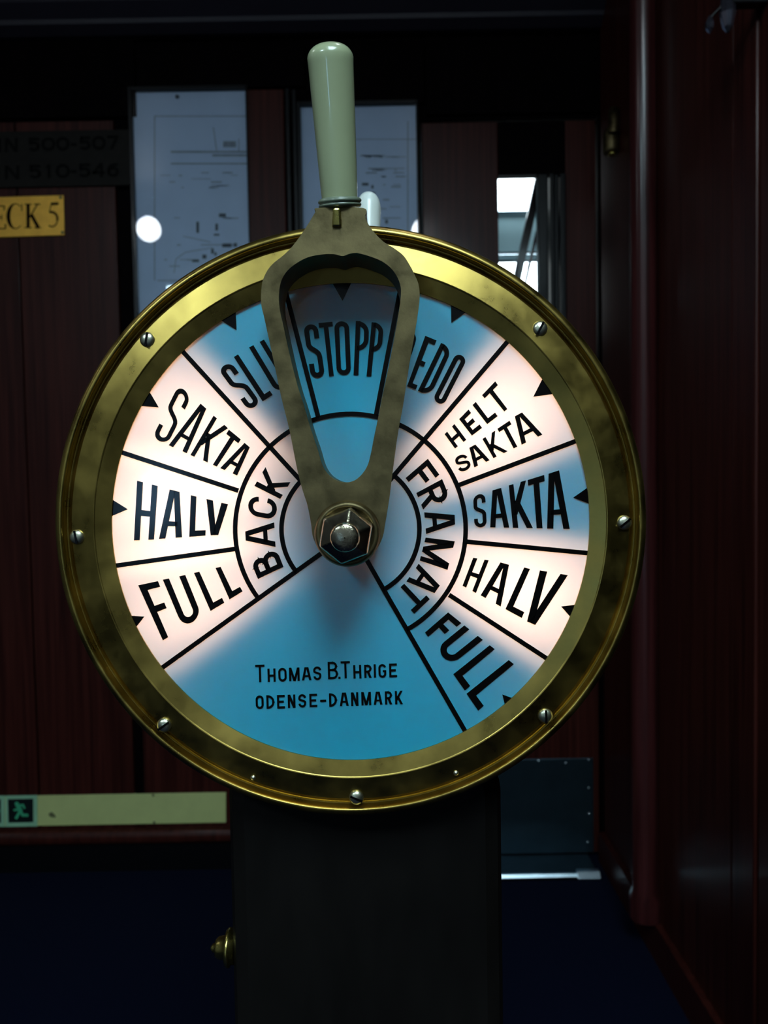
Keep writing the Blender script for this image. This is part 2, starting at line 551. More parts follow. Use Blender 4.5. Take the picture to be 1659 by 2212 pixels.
def panel_light(x, y, w, l, mat, label):
    th = thing('ceiling_light', label, 'lamp', (x, y, ZC))
    mb = MB(); mb.box((x - w / 2, y - l / 2, ZC - .05), (x + w / 2, y + l / 2, ZC - .03)); obj('diffuser', mb, mat, th)
    mb = MB(); mb.box((x - w / 2 - .03, y - l / 2 - .03, ZC - .035), (x + w / 2 + .03, y + l / 2 + .03, ZC)); obj('frame', mb, 'chrome', th)
panel_light(0.22, -1.45, 0.80, 1.30, 'key', 'square ceiling light in front of the telegraph dial')
panel_light(-1.5, -1.9, 0.50, 0.40, 'globe', 'smaller square fill light panel added on the ceiling, out of view')  # added fill panel, softens the shadow below the hub on the dial

# small window in the rear wall, daylight outside
wc = Vector((-0.88, YR, 1.24))
win = thing('window_1', 'narrow window with daylight in the rear wall', 'window', wc)
del win['category']
win['kind'] = 'structure'
mb = MB(); mb.box((wc.x - .05, YR + .004, wc.z - .09), (wc.x + .05, YR + .010, wc.z + .09)); obj('pane', mb, 'daylight', win)
for (a, b, c_, d_) in ((-.075, -.05, -.115, .115), (.05, .075, -.115, .115), (-.05, .05, .09, .115), (-.05, .05, -.115, -.09), (-.05, .05, .015, .027)):
    mb = MB(); mb.box((wc.x + a, YR, wc.z + c_), (wc.x + b, YR + .03, wc.z + d_)); obj('frame', mb, 'mahogany', win, bevel=0.002)

# ================================================================== ENGINE TELEGRAPH
AX = P(757, 1143, 0.0)             # axis of the dial print and lever
BX = P(758, 1133, 0.0)             # centre of the bezel
tele = thing('engine_telegraph', 'brass ship engine telegraph with lit white dial on a dark column', 'telegraph', (AX.x, 0.075, 0))
K0 = D / FPX                       # metres per photo pixel at the dial

def rm(px, Y):
    return px * (D + Y) / FPX

# ---- column
mb = MB()
YF = 0.018
pl, pr = P(492, 1900, YF).x, P(1089, 1900, YF).x
ztop = P(790, 1640, YF).z
rr = .022
front = [(pl, 0.02), (pr, 0.02), (pr, ztop - rr)]
front += [(pr - rr + rr * math.cos(a), ztop - rr + rr * math.sin(a)) for a in [math.pi / 2 * i / 6 for i in range(1, 7)]]
front += [(pl + rr - rr * math.sin(a), ztop - rr + rr * math.cos(a)) for a in [math.pi / 2 * i / 6 for i in range(0, 7)]]
mb.hexa([(p[0], YF, p[1]) for p in front], [(p[0], YF + .115, p[1]) for p in front])
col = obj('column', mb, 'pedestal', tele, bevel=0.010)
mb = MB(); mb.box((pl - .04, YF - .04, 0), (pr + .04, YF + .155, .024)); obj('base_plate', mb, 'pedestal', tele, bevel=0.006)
# brass cap on the side of the column
cc = P(492, 2047, YF + .0145)
cc.x = pl
mb = MB()
s = (D + YF + .0145) / FPX
mb.lathe(cc, (-1, 0, 0), [(.002, 0), (34 * s, 0), (34 * s, 8 * s), (40 * s, 10 * s), (40 * s, 15 * s), (36 * s, 19 * s), (25 * s, 20 * s), (23 * s, 36 * s), (18 * s, 42 * s), (10 * s, 44 * s), (9 * s, 49 * s), (4 * s, 53 * s), (.0004, 54 * s)], 32)
obj('side_cap', mb, 'brass_rim', tele, label='small brass cap on the side of the column')

# ---- drum housing
mb = MB()
rd = rm(622, 0)
mb.lathe(BX, (0, 1, 0), [(rd - .004, .0052), (rd, .0052), (rd, .150), (rd - .004, .150), (rd - .004, .0052)], 128)
obj('drum_housing', mb, 'brass', tele)
mb = MB()
mb.lathe(BX, (0, 1, 0), [(.0005, .143), (rd - .006, .143), (rd + .006, .150), (rd + .006, .158), (rd - .02, .162), (.0005, .162)], 96)
obj('rear_cover', mb, 'brass', tele)

# ---- bezel
lip = [(614, .0016), (617, .0004), (621, -.0020)]
for i in range(12):
    a = math.radians(120 - i * 18)
    lip.append((629.5 + 9.5 * math.cos(a), -.0014 - .0034 * math.sin(a)))
lip += [(634, .0052), (620, .0055)]
mb = MB()
for prof in ([(516, -.0004), (517, -.0014)], [(517, -.0014), (535, -.0027), (553, -.0040)], [(553, -.0040), (555, -.0043), (557, -.0044)],
             [(557, -.0044), (580, -.0032), (603, -.0020)], [(603, -.0020), (606, -.0012), (608, .0012)], [(608, .0012), (611, .0018), (614, .0016)], lip):
    mb.lathe(BX, (0, 1, 0), [(rm(r, y), y) for r, y in prof], 192)
bez = obj('bezel', mb, 'brass', tele, recalc=False)
for p_ in bez.data.polygons: p_.flip()
# slotted screws
def screw_mesh(r):
    b = MB()
    hs = [(r, 0), (r, -.0004), (r * .93, -.0011), (r * .72, -.0018), (r * .45, -.0022)]
    b.lathe((0, 0, 0), (0, 1, 0), hs + [(.00005, -.0024)], 24)
    return b
ssm = screw_mesh(rm(16.5, -.008)).mesh('screw_head')
ssm.materials.append(M['screw'])
for p_ in ssm.polygons: p_.flip()
slot = MB(); slot.box((-rm(15.5, 0), -.0025, -.00035), (rm(15.5, 0), -.0012, .00035))
slm = slot.mesh('screw_slot'); slm.materials.append(M['print'])
for (sx, sy, ang) in ((319, 734, 80), (167, 1160, 100), (355, 1566, 35), (770, 1722, -25), (1178, 1546, 92), (1348, 1129, 40), (1166, 710, 62), (737, 541, 10)):
    so = bpy.data.objects.new('screw', ssm); C.objects.link(so)
    so.parent = bez
    c = P(sx, sy, -.0028)
    so.location = c - world_loc(tele)
    so.rotation_euler = (0, -math.radians(ang), 0)
    # slot cut shown as a dark groove, same frame as its screw
    sl = MB()
    ca, sa = math.cos(math.radians(ang)), math.sin(math.radians(ang))
    L_, w_ = rm(14.0, 0), .00055
    pts = []
    for (u, v_) in ((-L_, -w_), (L_, -w_), (L_, w_), (-L_, w_)):
        pts.append((c.x + u * ca - v_ * sa, c.y - .00262, c.z + u * sa + v_ * ca))
    sl.hexa(pts, [(p[0], p[1] + .0012, p[2]) for p in pts])
    so2 = bpy.data.objects.new('screw_slot', sl.mesh('screw_slot', world_loc(tele)))
    C.objects.link(so2); so2.parent = bez
    so2.data.materials.append(M['print'])
for (sx, sy) in ((547, 1680), (985, 1670)):
    mb = MB(); mb.lathe(P(sx, sy, -.0030), (0, -1, 0), [(rm(6, 0), 0), (rm(5, 0), .0006), (.0001, .0009)], 12)
    obj('pin', mb, 'screw', bez)

# ---- opal dial plate
mb = MB()
mb.lathe(BX, (0, 1, 0), [(.0004, 0.0), (rm(200, 0), 0.0), (rm(400, 0), 0.0), (rm(540, 0), 0.0)], 128)
mb.f.append(tuple(reversed(range(128)))); mb.sm.append(False)
dial = obj('dial_plate', mb, 'opal', tele, label='white opal glass dial plate')

YP = -0.0005                       # print lies just proud of the glass
def flat(name, polys, Y=YP, mat='print', parent=None, label=None):
    """polys in photo pixels, printed on the dial plane"""
    b = MB()
    for pg in polys:
        q = [P(x, y, Y) for x, y in pg]
        ar = sum(q[i].x * q[(i + 1) % len(q)].z - q[(i + 1) % len(q)].x * q[i].z for i in range(len(q)))
        b.quad(q if ar > 0 else q[::-1])
    return obj(name, b, mat, parent or dial, recalc=False, label=label)

ACX, ACY = 757.0, 1143.0
def arc_poly(r, a0, a1, w, n=96):
    out = []
    for i in range(n):
        t0, t1 = math.radians(a0 + (a1 - a0) * i / n), math.radians(a0 + (a1 - a0) * (i + 1) / n)
        out.append([(ACX + rr_ * math.cos(t), ACY - rr_ * math.sin(t)) for rr_, t in ((r - w / 2, t0), (r + w / 2, t0), (r + w / 2, t1), (r - w / 2, t1))])
    return out
def line_poly(x0, y0, x1, y1, w):
    L = math.hypot(x1 - x0, y1 - y0)
    nx, ny = -(y1 - y0) / L * w / 2, (x1 - x0) / L * w / 2
    return [[(x0 + nx, y0 + ny), (x1 + nx, y1 + ny), (x1 - nx, y1 - ny), (x0 - nx, y0 - ny)]]
flat('ring_line', arc_poly(249, -61, 216.5, 10))
flat('ring_line', arc_poly(149, 133.5, 219, 10, 48))
flat('ring_line', arc_poly(149, -62, 50, 10, 48))
def ext(x0, y0, x1, y1, k):
    return x0 + (x0 - x1) * k, y0 + (y0 - y1) * k
LINES = [(398, 763, 652, 1041), (265, 978, 515, 1060), (250, 1222, 507, 1186), (348, 1444, 700, 1191), (1008, 1585, 790, 1206),
         (1185, 1425, 970, 1285), (1272, 1195, 1006, 1170), (1238, 955, 988, 1049), (1092, 743, 840, 1040),
         (621, 645, 688, 903), (862, 640, 812, 898)]
for (x0, y0, x1, y1) in LINES:
    L = math.hypot(x1 - x0, y1 - y0)
    xa, ya = ext(x0, y0, x1, y1, 16 / L)
    flat('division_line', line_poly(xa, ya, x1, y1, 10))
for (tx, ty) in ((740, 650), (511, 713), (343, 880), (276, 1100), (312, 1332), (975, 697), (1152, 857), (1238, 1075), (1212, 1310), (1085, 1500)):
    dx, dy = tx - 757, ty - 1136
    L = math.hypot(dx, dy); dx, dy = dx / L, dy / L
    bx, by = tx + dx * 42, ty + dy * 42
    flat('pointer_mark', [[(tx, ty), (bx - dy * 22, by + dx * 22), (bx + dy * 22, by - dx * 22)]])

# ---- lettering: stroke letters drawn in a w x h cell, then laid into the cell's four corners
def stroke(pts, w, closed=False):
    out = []
    n = len(pts)
    offs = []
    for i in range(n):
        if closed:
            a, b = pts[(i - 1) % n], pts[(i + 1) % n]
        else:
            a, b = pts[max(0, i - 1)], pts[min(n - 1, i + 1)]
        dx, dy = b[0] - a[0], b[1] - a[1]
        L = math.hypot(dx, dy) or 1
        sc = 1.0
        if closed or 0 < i < n - 1:
            p, q = pts[(i - 1) % n], pts[i]
            ux, uy = q[0] - p[0], q[1] - p[1]
            l2 = math.hypot(ux, uy) or 1
            cs = abs((ux * dx + uy * dy) / (l2 * L))
            sc = min(1.8, 1 / max(.3, cs))
        offs.append((-dy / L * w / 2 * sc, dx / L * w / 2 * sc))
    rng = range(n if closed else n - 1)
    for i in rng:
        j = (i + 1) % n
        (x0, y0), (x1, y1) = pts[i], pts[j]
        out.append([(x0 + offs[i][0], y0 + offs[i][1]), (x1 + offs[j][0], y1 + offs[j][1]), (x1 - offs[j][0], y1 - offs[j][1]), (x0 - offs[i][0], y0 - offs[i][1])])
    return out
def rect(x0, y0, x1, y1):
    return [[(x0, y0), (x1, y0), (x1, y1), (x0, y1)]]
def para(xb, xt, hw, y0, y1):
    return [[(xb - hw, y0), (xb + hw, y0), (xt + hw, y1), (xt - hw, y1)]]
def earc(cx, cy, rx, ry, a0, a1, n=12):
    return [(cx + rx * math.cos(math.radians(a0 + (a1 - a0) * i / n)), cy + ry * math.sin(math.radians(a0 + (a1 - a0) * i / n))) for i in range(n + 1)]
def bez4(a, b, c, d, n=10):
    return [tuple((1 - t) ** 3 * a[k] + 3 * (1 - t) ** 2 * t * b[k] + 3 * (1 - t) * t * t * c[k] + t ** 3 * d[k] for k in (0, 1)) for t in [i / n for i in range(n + 1)]]

def glyph(c, w, h, s):
    r = s / 2
    if c == 'I': return rect(w / 2 - r, 0, w / 2 + r, h)
    if c == 'H': return rect(0, 0, s, h) + rect(w - s, 0, w, h) + rect(s, .47 * h - r, w - s, .47 * h + r)
    if c == 'L': return rect(0, 0, s, h) + rect(s, 0, w, s)
    if c == 'E': return rect(0, 0, s, h) + rect(s, 0, w, s) + rect(s, h - s, w, h) + rect(s, h / 2 - r, w * .86, h / 2 + r)
    if c == 'F': return rect(0, 0, s, h) + rect(s, h - s, w, h) + rect(s, .53 * h - r, w * .88, .53 * h + r)
    if c == 'T': return rect(w / 2 - r, 0, w / 2 + r, h - s) + rect(0, h - s, w, h)
    if c == 'V':
        hw = r * 1.12; return para(w / 2 - r * .35, hw, hw, 0, h) + para(w / 2 + r * .35, w - hw, hw, 0, h)
    if c == 'A':
        hw = r * 1.08
        y0, y1 = .25 * h, .25 * h + s * .85
        xa = lambda y: hw + (w / 2 - r * .75 - hw) * y / h
        return para(hw, w / 2 - r * .75, hw, 0, h) + para(w - hw, w / 2 + r * .75, hw, 0, h) + [[(xa(y0), y0), (w - xa(y0), y0), (w - xa(y1), y1), (xa(y1), y1)]]
    if c == 'K':
        hw = r * 1.15
        return rect(0, 0, s, h) + para(s * .55, w - hw, hw, .30 * h, h) + para(w - hw, s * 1.15, hw, 0, .62 * h)
    if c == 'N': return rect(0, 0, s, h) + rect(w - s, 0, w, h) + para(w - s * .6, s * .6, r * 1.2, 0, h)
    if c == 'M': return rect(0, 0, s, h) + rect(w - s, 0, w, h) + para(w / 2, s * .6, r * 1.1, 0.0, h) + para(w / 2, w - s * .6, r * 1.1, 0.0, h)
    rx = (w - s) / 2
    ry = min(rx, (h - s) / 2)
    if c == 'O' or c == '0':
        p = earc(w / 2, h - r - ry, rx, ry, 0, 180) + earc(w / 2, r + ry, rx, ry, 180, 360)
        return stroke(p, s, True)
    if c == 'U':
        return stroke([(r, h)] + earc(w / 2, r + ry, rx, ry, 180, 360) + [(w - r, h)], s)
    if c == 'C':
        return stroke([(w - r, h * .66)] + earc(w / 2, h - r - ry, rx, ry, 0, 180) + earc(w / 2, r + ry, rx, ry, 180, 360) + [(w - r, h * .34)], s)
    if c == 'G':
        return stroke([(w - r, h * .74)] + earc(w / 2, h - r - ry, rx, ry, 10, 180) + earc(w / 2, r + ry, rx, ry, 180, 360) + [(w - r, h * .48), (w * .55, h * .48)], s)
    if c == 'D':
        q = min(w - s, (h - s) / 2)
        return rect(0, 0, s, h) + stroke([(s * .5, h - r), (w - r - q, h - r)] + earc(w - r - q, h - r - q, q, q, 90, 0) + earc(w - r - q, r + q, q, q, 0, -90) + [(s * .5, r)], s)
    if c in 'PR':
        yb = .50 * h if c == 'P' else .48 * h
        q = min(w - s, (h - r - yb) / 2)
        g = rect(0, 0, s, h) + stroke([(s * .5, h - r), (w - r - q, h - r)] + earc(w - r - q, h - r - q, q, q, 90, 0) + earc(w - r - q, yb + q, q, q, 0, -90) + [(s * .5, yb)], s)
        if c == 'R': g += para(w - r * 1.15, w * .5, r * 1.15, 0, yb)
        return g
    if c == 'B':
        g = rect(0, 0, s, h)
        ym = .53 * h
        for y0, y1, ww in ((r, ym, w), (ym, h - r, w * .93)):
            q = min(ww - s, (y1 - y0) / 2)
            g += stroke([(s * .5, y1), (ww - r - q, y1)] + earc(ww - r - q, y1 - q, q, (y1 - y0) / 2 if q == (y1 - y0) / 2 else q, 90, 0) + earc(ww - r - q, y0 + q, q, q, 0, -90) + [(s * .5, y0)], s)
        return g
    if c == 'S':
        ry = min(rx, h / 4 - s / 4)
        top = [(w - r, h * .73)] + earc(w / 2, h - r - ry, rx, ry, 0, 180)
        bt = earc(w / 2, r + ry, rx, ry, 0, -180) + [(r, h * .27)]
        yl, yr = min(h - r - ry, .64 * h), max(r + ry, .38 * h)
        mid = bez4((r, yl), (r, yl - .12 * h), (w - r, yr + .14 * h), (w - r, yr))
        return stroke(top + mid + bt, s)
    if c == '-': return rect(0, h * .45 - r, w, h * .45 + r)
    if c == '.': return rect(0, 0, s, s)
    if c == '5':
        ry5 = min(rx, h * .29)
        return rect(w * .12, h - s, w * .95, h) + rect(w * .08, h * .5, w * .08 + s, h) + stroke([(w * .1 + r, h * .55)] + bez4((w * .2, h * .58), (w * .5, h * .68), (w - r, h * .62), (w - r, h * .33)) + earc(w / 2, r + ry5, rx, ry5, 0, -150), s)
    if c == '7': return rect(0, h - s, w, h) + para(w * .38, w - r * 1.2, r * 1.1, 0, h - s)
    if c == '4': return rect(w * .62, 0, w * .62 + s, h) + rect(0, h * .24, w, h * .24 + s) + para(r, w * .62 + r, r * 1.15, h * .26, h)
    if c == '1': return rect(w / 2 - r, 0, w / 2 + r, h) + para(w * .12, w / 2, r, h * .74, h)
    if c == '6':
        q = earc(w / 2, r + h * .27, rx, h * .27, 0, 360, 20)[:-1]
        return stroke(q, s, True) + stroke(bez4((r, h * .33), (r, h * .8), (w * .4, h - r), (w * .92, h - r)), s)
    return []

def lay(c, quad, s):
    """quad: bottom left, bottom right, top right, top left (photo pixels)"""
    bl, br, tr_, tl = quad
    w = (math.dist(bl, br) + math.dist(tl, tr_)) / 2
    h = (math.dist(bl, tl) + math.dist(br, tr_)) / 2
    out = []
    for pg in glyph(c, w, h, s):
        q = []
        for x, y in pg:
            u, v = x / w, y / h
            q.append(tuple((bl[k] * (1 - u) + br[k] * u) * (1 - v) + (tl[k] * (1 - u) + tr_[k] * u) * v for k in (0, 1)))
        out.append(q)
    return out

def word(ox, oy, k, letters, label):
    polys = []
    for c, s, bl, br, tr_, tl in letters:
        polys += lay(c, [(ox + p[0] * k, oy + p[1] * k) for p in (bl, br, tr_, tl)], s * k)
    return flat('lettering', polys, label=label)

k1 = 260 / 1659
word(300, 820, k1, [
    ('S', 62, (182, 805), (393, 893), (722, 236), (551, 68)), ('A', 60, (410, 905), (660, 1015), (985, 450), (795, 282)),
    ('K', 60, (710, 1040), (948, 1142), (1230, 670), (1030, 495)), ('T', 66, (961, 1150), (1131, 1225), (1405, 825), (1240, 690)),
    ('A', 58, (1120, 1220), (1355, 1322), (1573, 971), (1413, 835))], 'black word SAKTA')
k2 = 280 / 1659
word(240, 1030, k2, [
    ('H', 76, (292, 815), (550, 803), (597, 118), (333, 50)), ('A', 74, (612, 795), (908, 775), (946, 211), (680, 143)),
    ('L', 74, (1000, 770), (1208, 752), (1225, 285), (1020, 235)), ('V', 72, (1200, 752), (1445, 742), (1497, 352), (1220, 283))], 'black word HALV')
word(280, 1210, k2, [
    ('F', 84, (425, 1027), (625, 905), (362, 268), (110, 322)), ('U', 78, (684, 867), (925, 719), (712, 190), (425, 250)),
    ('L', 74, (1035, 650), (1212, 545), (1010, 122), (823, 163)), ('L', 72, (1278, 503), (1445, 400), (1262, 63), (1100, 100))], 'black word FULL')
k4 = 400 / 1659
word(460, 680, k4, [
    ('S', 44, (880, 570), (1005, 555), (935, 80), (808, 92)), ('T', 42, (1000, 553), (1124, 545), (1070, 62), (946, 74)),
    ('O', 42, (1110, 540), (1237, 538), (1218, 58), (1085, 58)), ('P', 42, (1260, 540), (1385, 543), (1398, 60), (1280, 55)),
    ('P', 42, (1376, 550), (1490, 553), (1532, 75), (1422, 66))], 'black word STOPP')
word(460, 680, k4, [
    ('S', 44, (320, 860), (428, 790), (160, 420), (45, 485)), ('L', 46, (445, 775), (535, 718), (272, 325), (187, 378)),
    ('U', 44, (567, 697), (701, 627), (457, 222), (323, 292)), ('T', 40, (688, 640), (758, 592), (590, 140), (508, 188))], 'black word SLUT')
k5 = 180 / 1659
word(860, 680, k5, [
    ('R', 92, (-120, 1290), (90, 1370), (400, 365), (190, 290)), ('E', 96, (178, 1422), (350, 1490), (765, 510), (540, 418)),
    ('D', 94, (393, 1515), (640, 1615), (1085, 665), (855, 560)), ('O', 92, (682, 1695), (898, 1815), (1378, 872), (1162, 752))], 'black word REDO')
word(940, 800, k1, [
    ('H', 50, (273, 1077), (430, 957), (266, 740), (130, 880)), ('E', 58, (507, 900), (647, 793), (460, 540), (330, 672)),
    ('L', 60, (717, 742), (862, 632), (655, 345), (515, 478)), ('T', 60, (884, 620), (1064, 480), (828, 152), (647, 342)),
    ('S', 42, (340, 1420), (510, 1340), (420, 1140), (255, 1200)), ('A', 52, (540, 1338), (752, 1238), (615, 990), (410, 1098)),
    ('K', 50, (803, 1210), (1000, 1115), (828, 830), (652, 945)), ('T', 56, (1015, 1110), (1200, 1018), (1025, 693), (857, 805)),
    ('A', 62, (1192, 1025), (1478, 885), (1284, 534), (1010, 680))], 'black words HELT SAKTA')
word(1000, 1000, k1, [
    ('S', 52, (160, 892), (330, 885), (305, 415), (140, 450)), ('A', 68, (375, 888), (638, 892), (594, 324), (340, 398)),
    ('K', 70, (690, 893), (965, 898), (870, 240), (632, 310)), ('T', 82, (940, 899), (1174, 903), (1120, 165), (893, 235)),
    ('A', 82, (1160, 905), (1472, 910), (1406, 75), (1100, 175))], 'black word SAKTA')
word(990, 1190, k1, [
    ('H', 58, (58, 480), (243, 580), (420, 130), (205, 95)), ('A', 70, (308, 612), (585, 768), (780, 215), (500, 135)),
    ('L', 84, (650, 803), (875, 925), (1150, 290), (908, 228)), ('V', 88, (840, 925), (1168, 1070), (1510, 335), (1125, 268))], 'black word HALV')
k9 = 240 / 1659
word(900, 1300, k9, [
    ('F', 84, (125, 458), (255, 650), (668, 318), (470, 158)), ('U', 94, (285, 700), (505, 950), (988, 568), (712, 352)),
    ('L', 100, (548, 1080), (720, 1325), (1300, 815), (1092, 648)), ('L', 104, (745, 1372), (920, 1625), (1590, 1040), (1375, 870))], 'black word FULL')
k10 = 140 / 1032
word(520, 990, k10, [
    ('B', 80, (680, 1728), (570, 1440), (150, 1630), (275, 1922)), ('A', 80, (555, 1412), (533, 1020), (65, 1045), (85, 1430)),
    ('C', 76, (560, 985), (590, 660), (130, 590), (110, 900)), ('K', 80, (630, 648), (793, 378), (395, 140), (217, 440))], 'black word BACK')
k11 = 180 / 1048
word(840, 970, k11, [
    ('F', 64, (210, 365), (360, 552), (635, 322), (490, 122)), ('R', 62, (345, 553), (432, 762), (770, 620), (670, 378)),
    ('A', 64, (445, 795), (468, 1068), (838, 1030), (822, 745)), ('M', 66, (462, 1113), (388, 1402), (738, 1520), (830, 1160)),
    ('A', 62, (375, 1442), (220, 1665), (525, 1880), (690, 1650)), ('T', 64, (265, 1625), (75, 1805), (320, 2070), (515, 1888))], 'black word FRAMAT')
k12 = 350 / 1659
def row(items, s=22):
    out = []
    for c, x0, x1, t, b in items:
        e = .016 * (x1 - x0); q = .030 * (b - t) / 2
        out.append((c, s, (x0 + q, b + e), (x1 + q, b - e), (x1 - q, t - e), (x0 - q, t + e)))
    return out
word(540, 1410, k12, row([('T', 55, 150, 122, 300), ('H', 180, 262, 162, 298), ('O', 290, 375, 155, 295), ('M', 400, 508, 152, 290), ('A', 530, 628, 148, 282),
    ('S', 648, 730, 140, 280), ('B', 797, 900, 92, 270), ('.', 905, 925, 245, 268), ('T', 930, 1025, 86, 262), ('H', 1058, 1140, 125, 264),
    ('R', 1170, 1245, 122, 258), ('I', 1270, 1287, 118, 256), ('G', 1315, 1395, 116, 256), ('E', 1425, 1505, 110, 250)]), 'small black maker name lettering')
word(540, 1410, k12, row([('O', 58, 140, 438, 575), ('D', 168, 250, 434, 573), ('E', 277, 357, 432, 570), ('N', 387, 465, 428, 565), ('S', 495, 575, 424, 560),
    ('E', 608, 688, 420, 556), ('-', 718, 780, 415, 555), ('D', 810, 890, 414, 552), ('A', 918, 1010, 408, 545), ('N', 1035, 1110, 405, 545),
    ('M', 1140, 1240, 402, 538), ('A', 1265, 1355, 398, 532), ('R', 1382, 1455, 394, 530), ('K', 1485, 1565, 390, 528)]), 'small black place name lettering')

# ---- lamp chambers behind the opal plate
SEP = [216.4 - 27.75 * i for i in range(11)]           # division angles in the photo, degrees
YG, YK = 0.0095, 0.055
def dv(r, a, Y):
    q = P(ACX + r * math.cos(math.radians(a)), ACY - r * math.sin(math.radians(a)), 0.0)
    return Vector((q.x, Y, q.z))
part = []
for a in SEP:
    b = MB()
    da = 0.12
    f = [dv(212, a - 2 * da, YG), dv(528, a - da, YG), dv(528, a + da, YG), dv(212, a + 2 * da, YG)]
    b.hexa(f, [Vector((p.x, YK, p.z)) for p in f])
    obj('chamber_partition', b, 'inside', tele)
b = MB()
for i in range(64):
    a0, a1 = -61 + 277.4 * i / 64, -61 + 277.4 * (i + 1) / 64
    f = [dv(206, a0, YG + .003), dv(212, a0, YG + .003), dv(212, a1, YG + .003), dv(206, a1, YG + .003)]
    b.hexa(f, [Vector((p.x, YK, p.z)) for p in f])
obj('chamber_ring', b, 'inside', tele)
b = MB(); b.lathe(BX, (0, 1, 0), [(.0005, YK), (rd - .005, YK), (rd - .005, YK + .003), (.0005, YK + .003)], 64)
obj('chamber_back', b, 'inside', tele)
LIT = {0: 0.85, 1: 1.15, 2: 1.0, 6: 1.1, 8: 1.15}       # FULL, HALV, SAKTA / HELT SAKTA, HALV
for i, gain in LIT.items():
    am = (SEP[i] + SEP[i + 1]) / 2
    for rr_, g2 in ((290, .55), (385, 1.0), (465, .7)):
        ld = bpy.data.lights.new('dial_bulb', 'POINT')
        ld.energy = BULB_W * gain * g2
        ld.color = WARM
        ld.shadow_soft_size = 0.010
        lo = bpy.data.objects.new('dial_bulb', ld)
        C.objects.link(lo)
        lo.parent = tele
        lo.location = dv(rr_, am, .034) - world_loc(tele)

# ---- lever
def crom(pts, n=5):
    out = []
    N = len(pts)
    for i in range(N):
        p0, p1, p2, p3 = [pts[(i + j - 1) % N] for j in range(4)]
        for t in [q / n for q in range(n)]:
            out.append(tuple(.5 * ((2 * p1[k]) + (-p0[k] + p2[k]) * t + (2 * p0[k] - 5 * p1[k] + 4 * p2[k] - p3[k]) * t * t + (-p0[k] + 3 * p1[k] - 3 * p2[k] + p3[k]) * t ** 3) for k in (0, 1)))
    return out
OUT = [(688, 449), (681, 458), (668, 480), (657, 497), (644, 516), (628, 536), (610, 553), (590, 569), (577, 585), (568, 605), (564, 630), (564.5, 659), (572, 692),
       (590, 775), (608, 860), (625, 928), (642, 1014), (654, 1060), (664, 1091), (672, 1132), (676, 1160), (690, 1188), (714, 1210), (750, 1219),
       (786, 1210), (812, 1188), (826, 1162), (832, 1132), (841, 1077), (847, 1029), (859, 940), (871, 874), (884.5, 786), (898, 708), (906, 652), (905, 618), (896, 594),
       (884.5, 571.6), (871, 551.5), (851, 536), (829, 522.5), (811, 505), (797.6, 487), (788.6, 469), (784, 449)]
INN = [(740, 553), (720, 549), (693, 550), (665, 556), (640, 569), (620, 586), (608, 606), (603, 632), (604, 665), (614, 712), (628, 775), (642, 830), (656, 873),
       (671, 925), (685, 966), (695, 1000), (705, 1019), (717, 1031), (734, 1040), (750, 1042), (767, 1037), (782, 1024), (794, 1005), (801, 980), (808, 944),
       (815.6, 908), (826.5, 852.6), (844, 770), (858, 696), (865.6, 641), (864, 614), (851, 587), (829, 567), (802, 555), (773, 547), (756, 548)]
def lever_mesh(Y0, Y1):
    bm = bmesh.new()
    edges = []
    for loop in (crom(OUT), crom(INN)):
        vs_ = [bm.verts.new(P(x, y, Y0)) for x, y in loop]
        for i in range(len(vs_)):
            edges.append(bm.edges.new((vs_[i], vs_[(i + 1) % len(vs_)])))
    bmesh.ops.triangle_fill(bm, edges=edges, use_beauty=True, use_dissolve=False)
    r = bmesh.ops.extrude_face_region(bm, geom=bm.faces[:])
    for v in r['geom']:
        if isinstance(v, bmesh.types.BMVert):
            v.co.y += Y1 - Y0
    bmesh.ops.recalc_face_normals(bm, faces=bm.faces[:])
    base = world_loc(tele)
    for v in bm.verts:
        v.co -= base
    me = bpy.data.meshes.new('lever')
    bm.to_mesh(me)
    bm.free()
    me.materials.append(M['bronze'])
    return me
YL = -.0320
lever = bpy.data.objects.new('lever', lever_mesh(YL, YL + .0240))
C.objects.link(lever)
lever.parent = tele
md = lever.modifiers.new('edge', 'BEVEL'); md.width = 0.0011; md.segments = 2; md.limit_method = 'ANGLE'; md.angle_limit = math.radians(50)

def lathe_between(mb, a, b, prof, seg=48):
    """prof: (radius, fraction from a to b)"""
    a, b = Vector(a), Vector(b)
    L = (b - a).length
    mb.lathe(a, b - a, [(r, t * L) for r, t in prof], seg)

# grip: base behind the collar, leaning a little out towards the viewer
YGb, YGt = -.0250, -.042
ga, gb = P(735, 448, YGb), P(711.5, 94, YGt)
L = (gb - ga).length
r0, r1 = 37.5 * (D + YGb) / FPX, 49.5 * (D + YGt) / FPX
mb = MB()
prof = [(r0 * .6, .02), (r0, .03), (r0, .05)] + [(r0 + (r1 - r0) * (t ** .95), t) for t in [.12, .2, .3, .4, .5, .6, .7, .8, .88]]
rt = r1
for i in range(1, 11):
    a = math.pi / 2 * i / 10
    prof.append((max(.0002, rt * (math.cos(a) ** .75)), .90 + .10 * math.sin(a)))
lathe_between(mb, ga, gb, prof)
obj('grip', mb, 'ivory', lever, label='ivory coloured tapered handle grip')
mb = MB()
c0, c1 = ga + (gb - ga) * -.005, ga + (gb - ga) * .062
rc = 46.5 * (D + YGb) / FPX
lathe_between(mb, c0, c1, [(rc * .7, 0), (rc * .93, .05), (rc * .98, .2), (rc * .97, .33), (rc * .90, .4), (rc * .98, .5), (rc, .65), (rc * .95, .82), (rc * .85, .95), (rc * .7, 1)])
obj('collar', mb, 'ivory_dirty', lever)
mb = MB()
f = [P(717, 490, YL - .0015), P(738, 490, YL - .0015), P(735.5, 448, YL - .003), P(719, 448, YL - .003)]
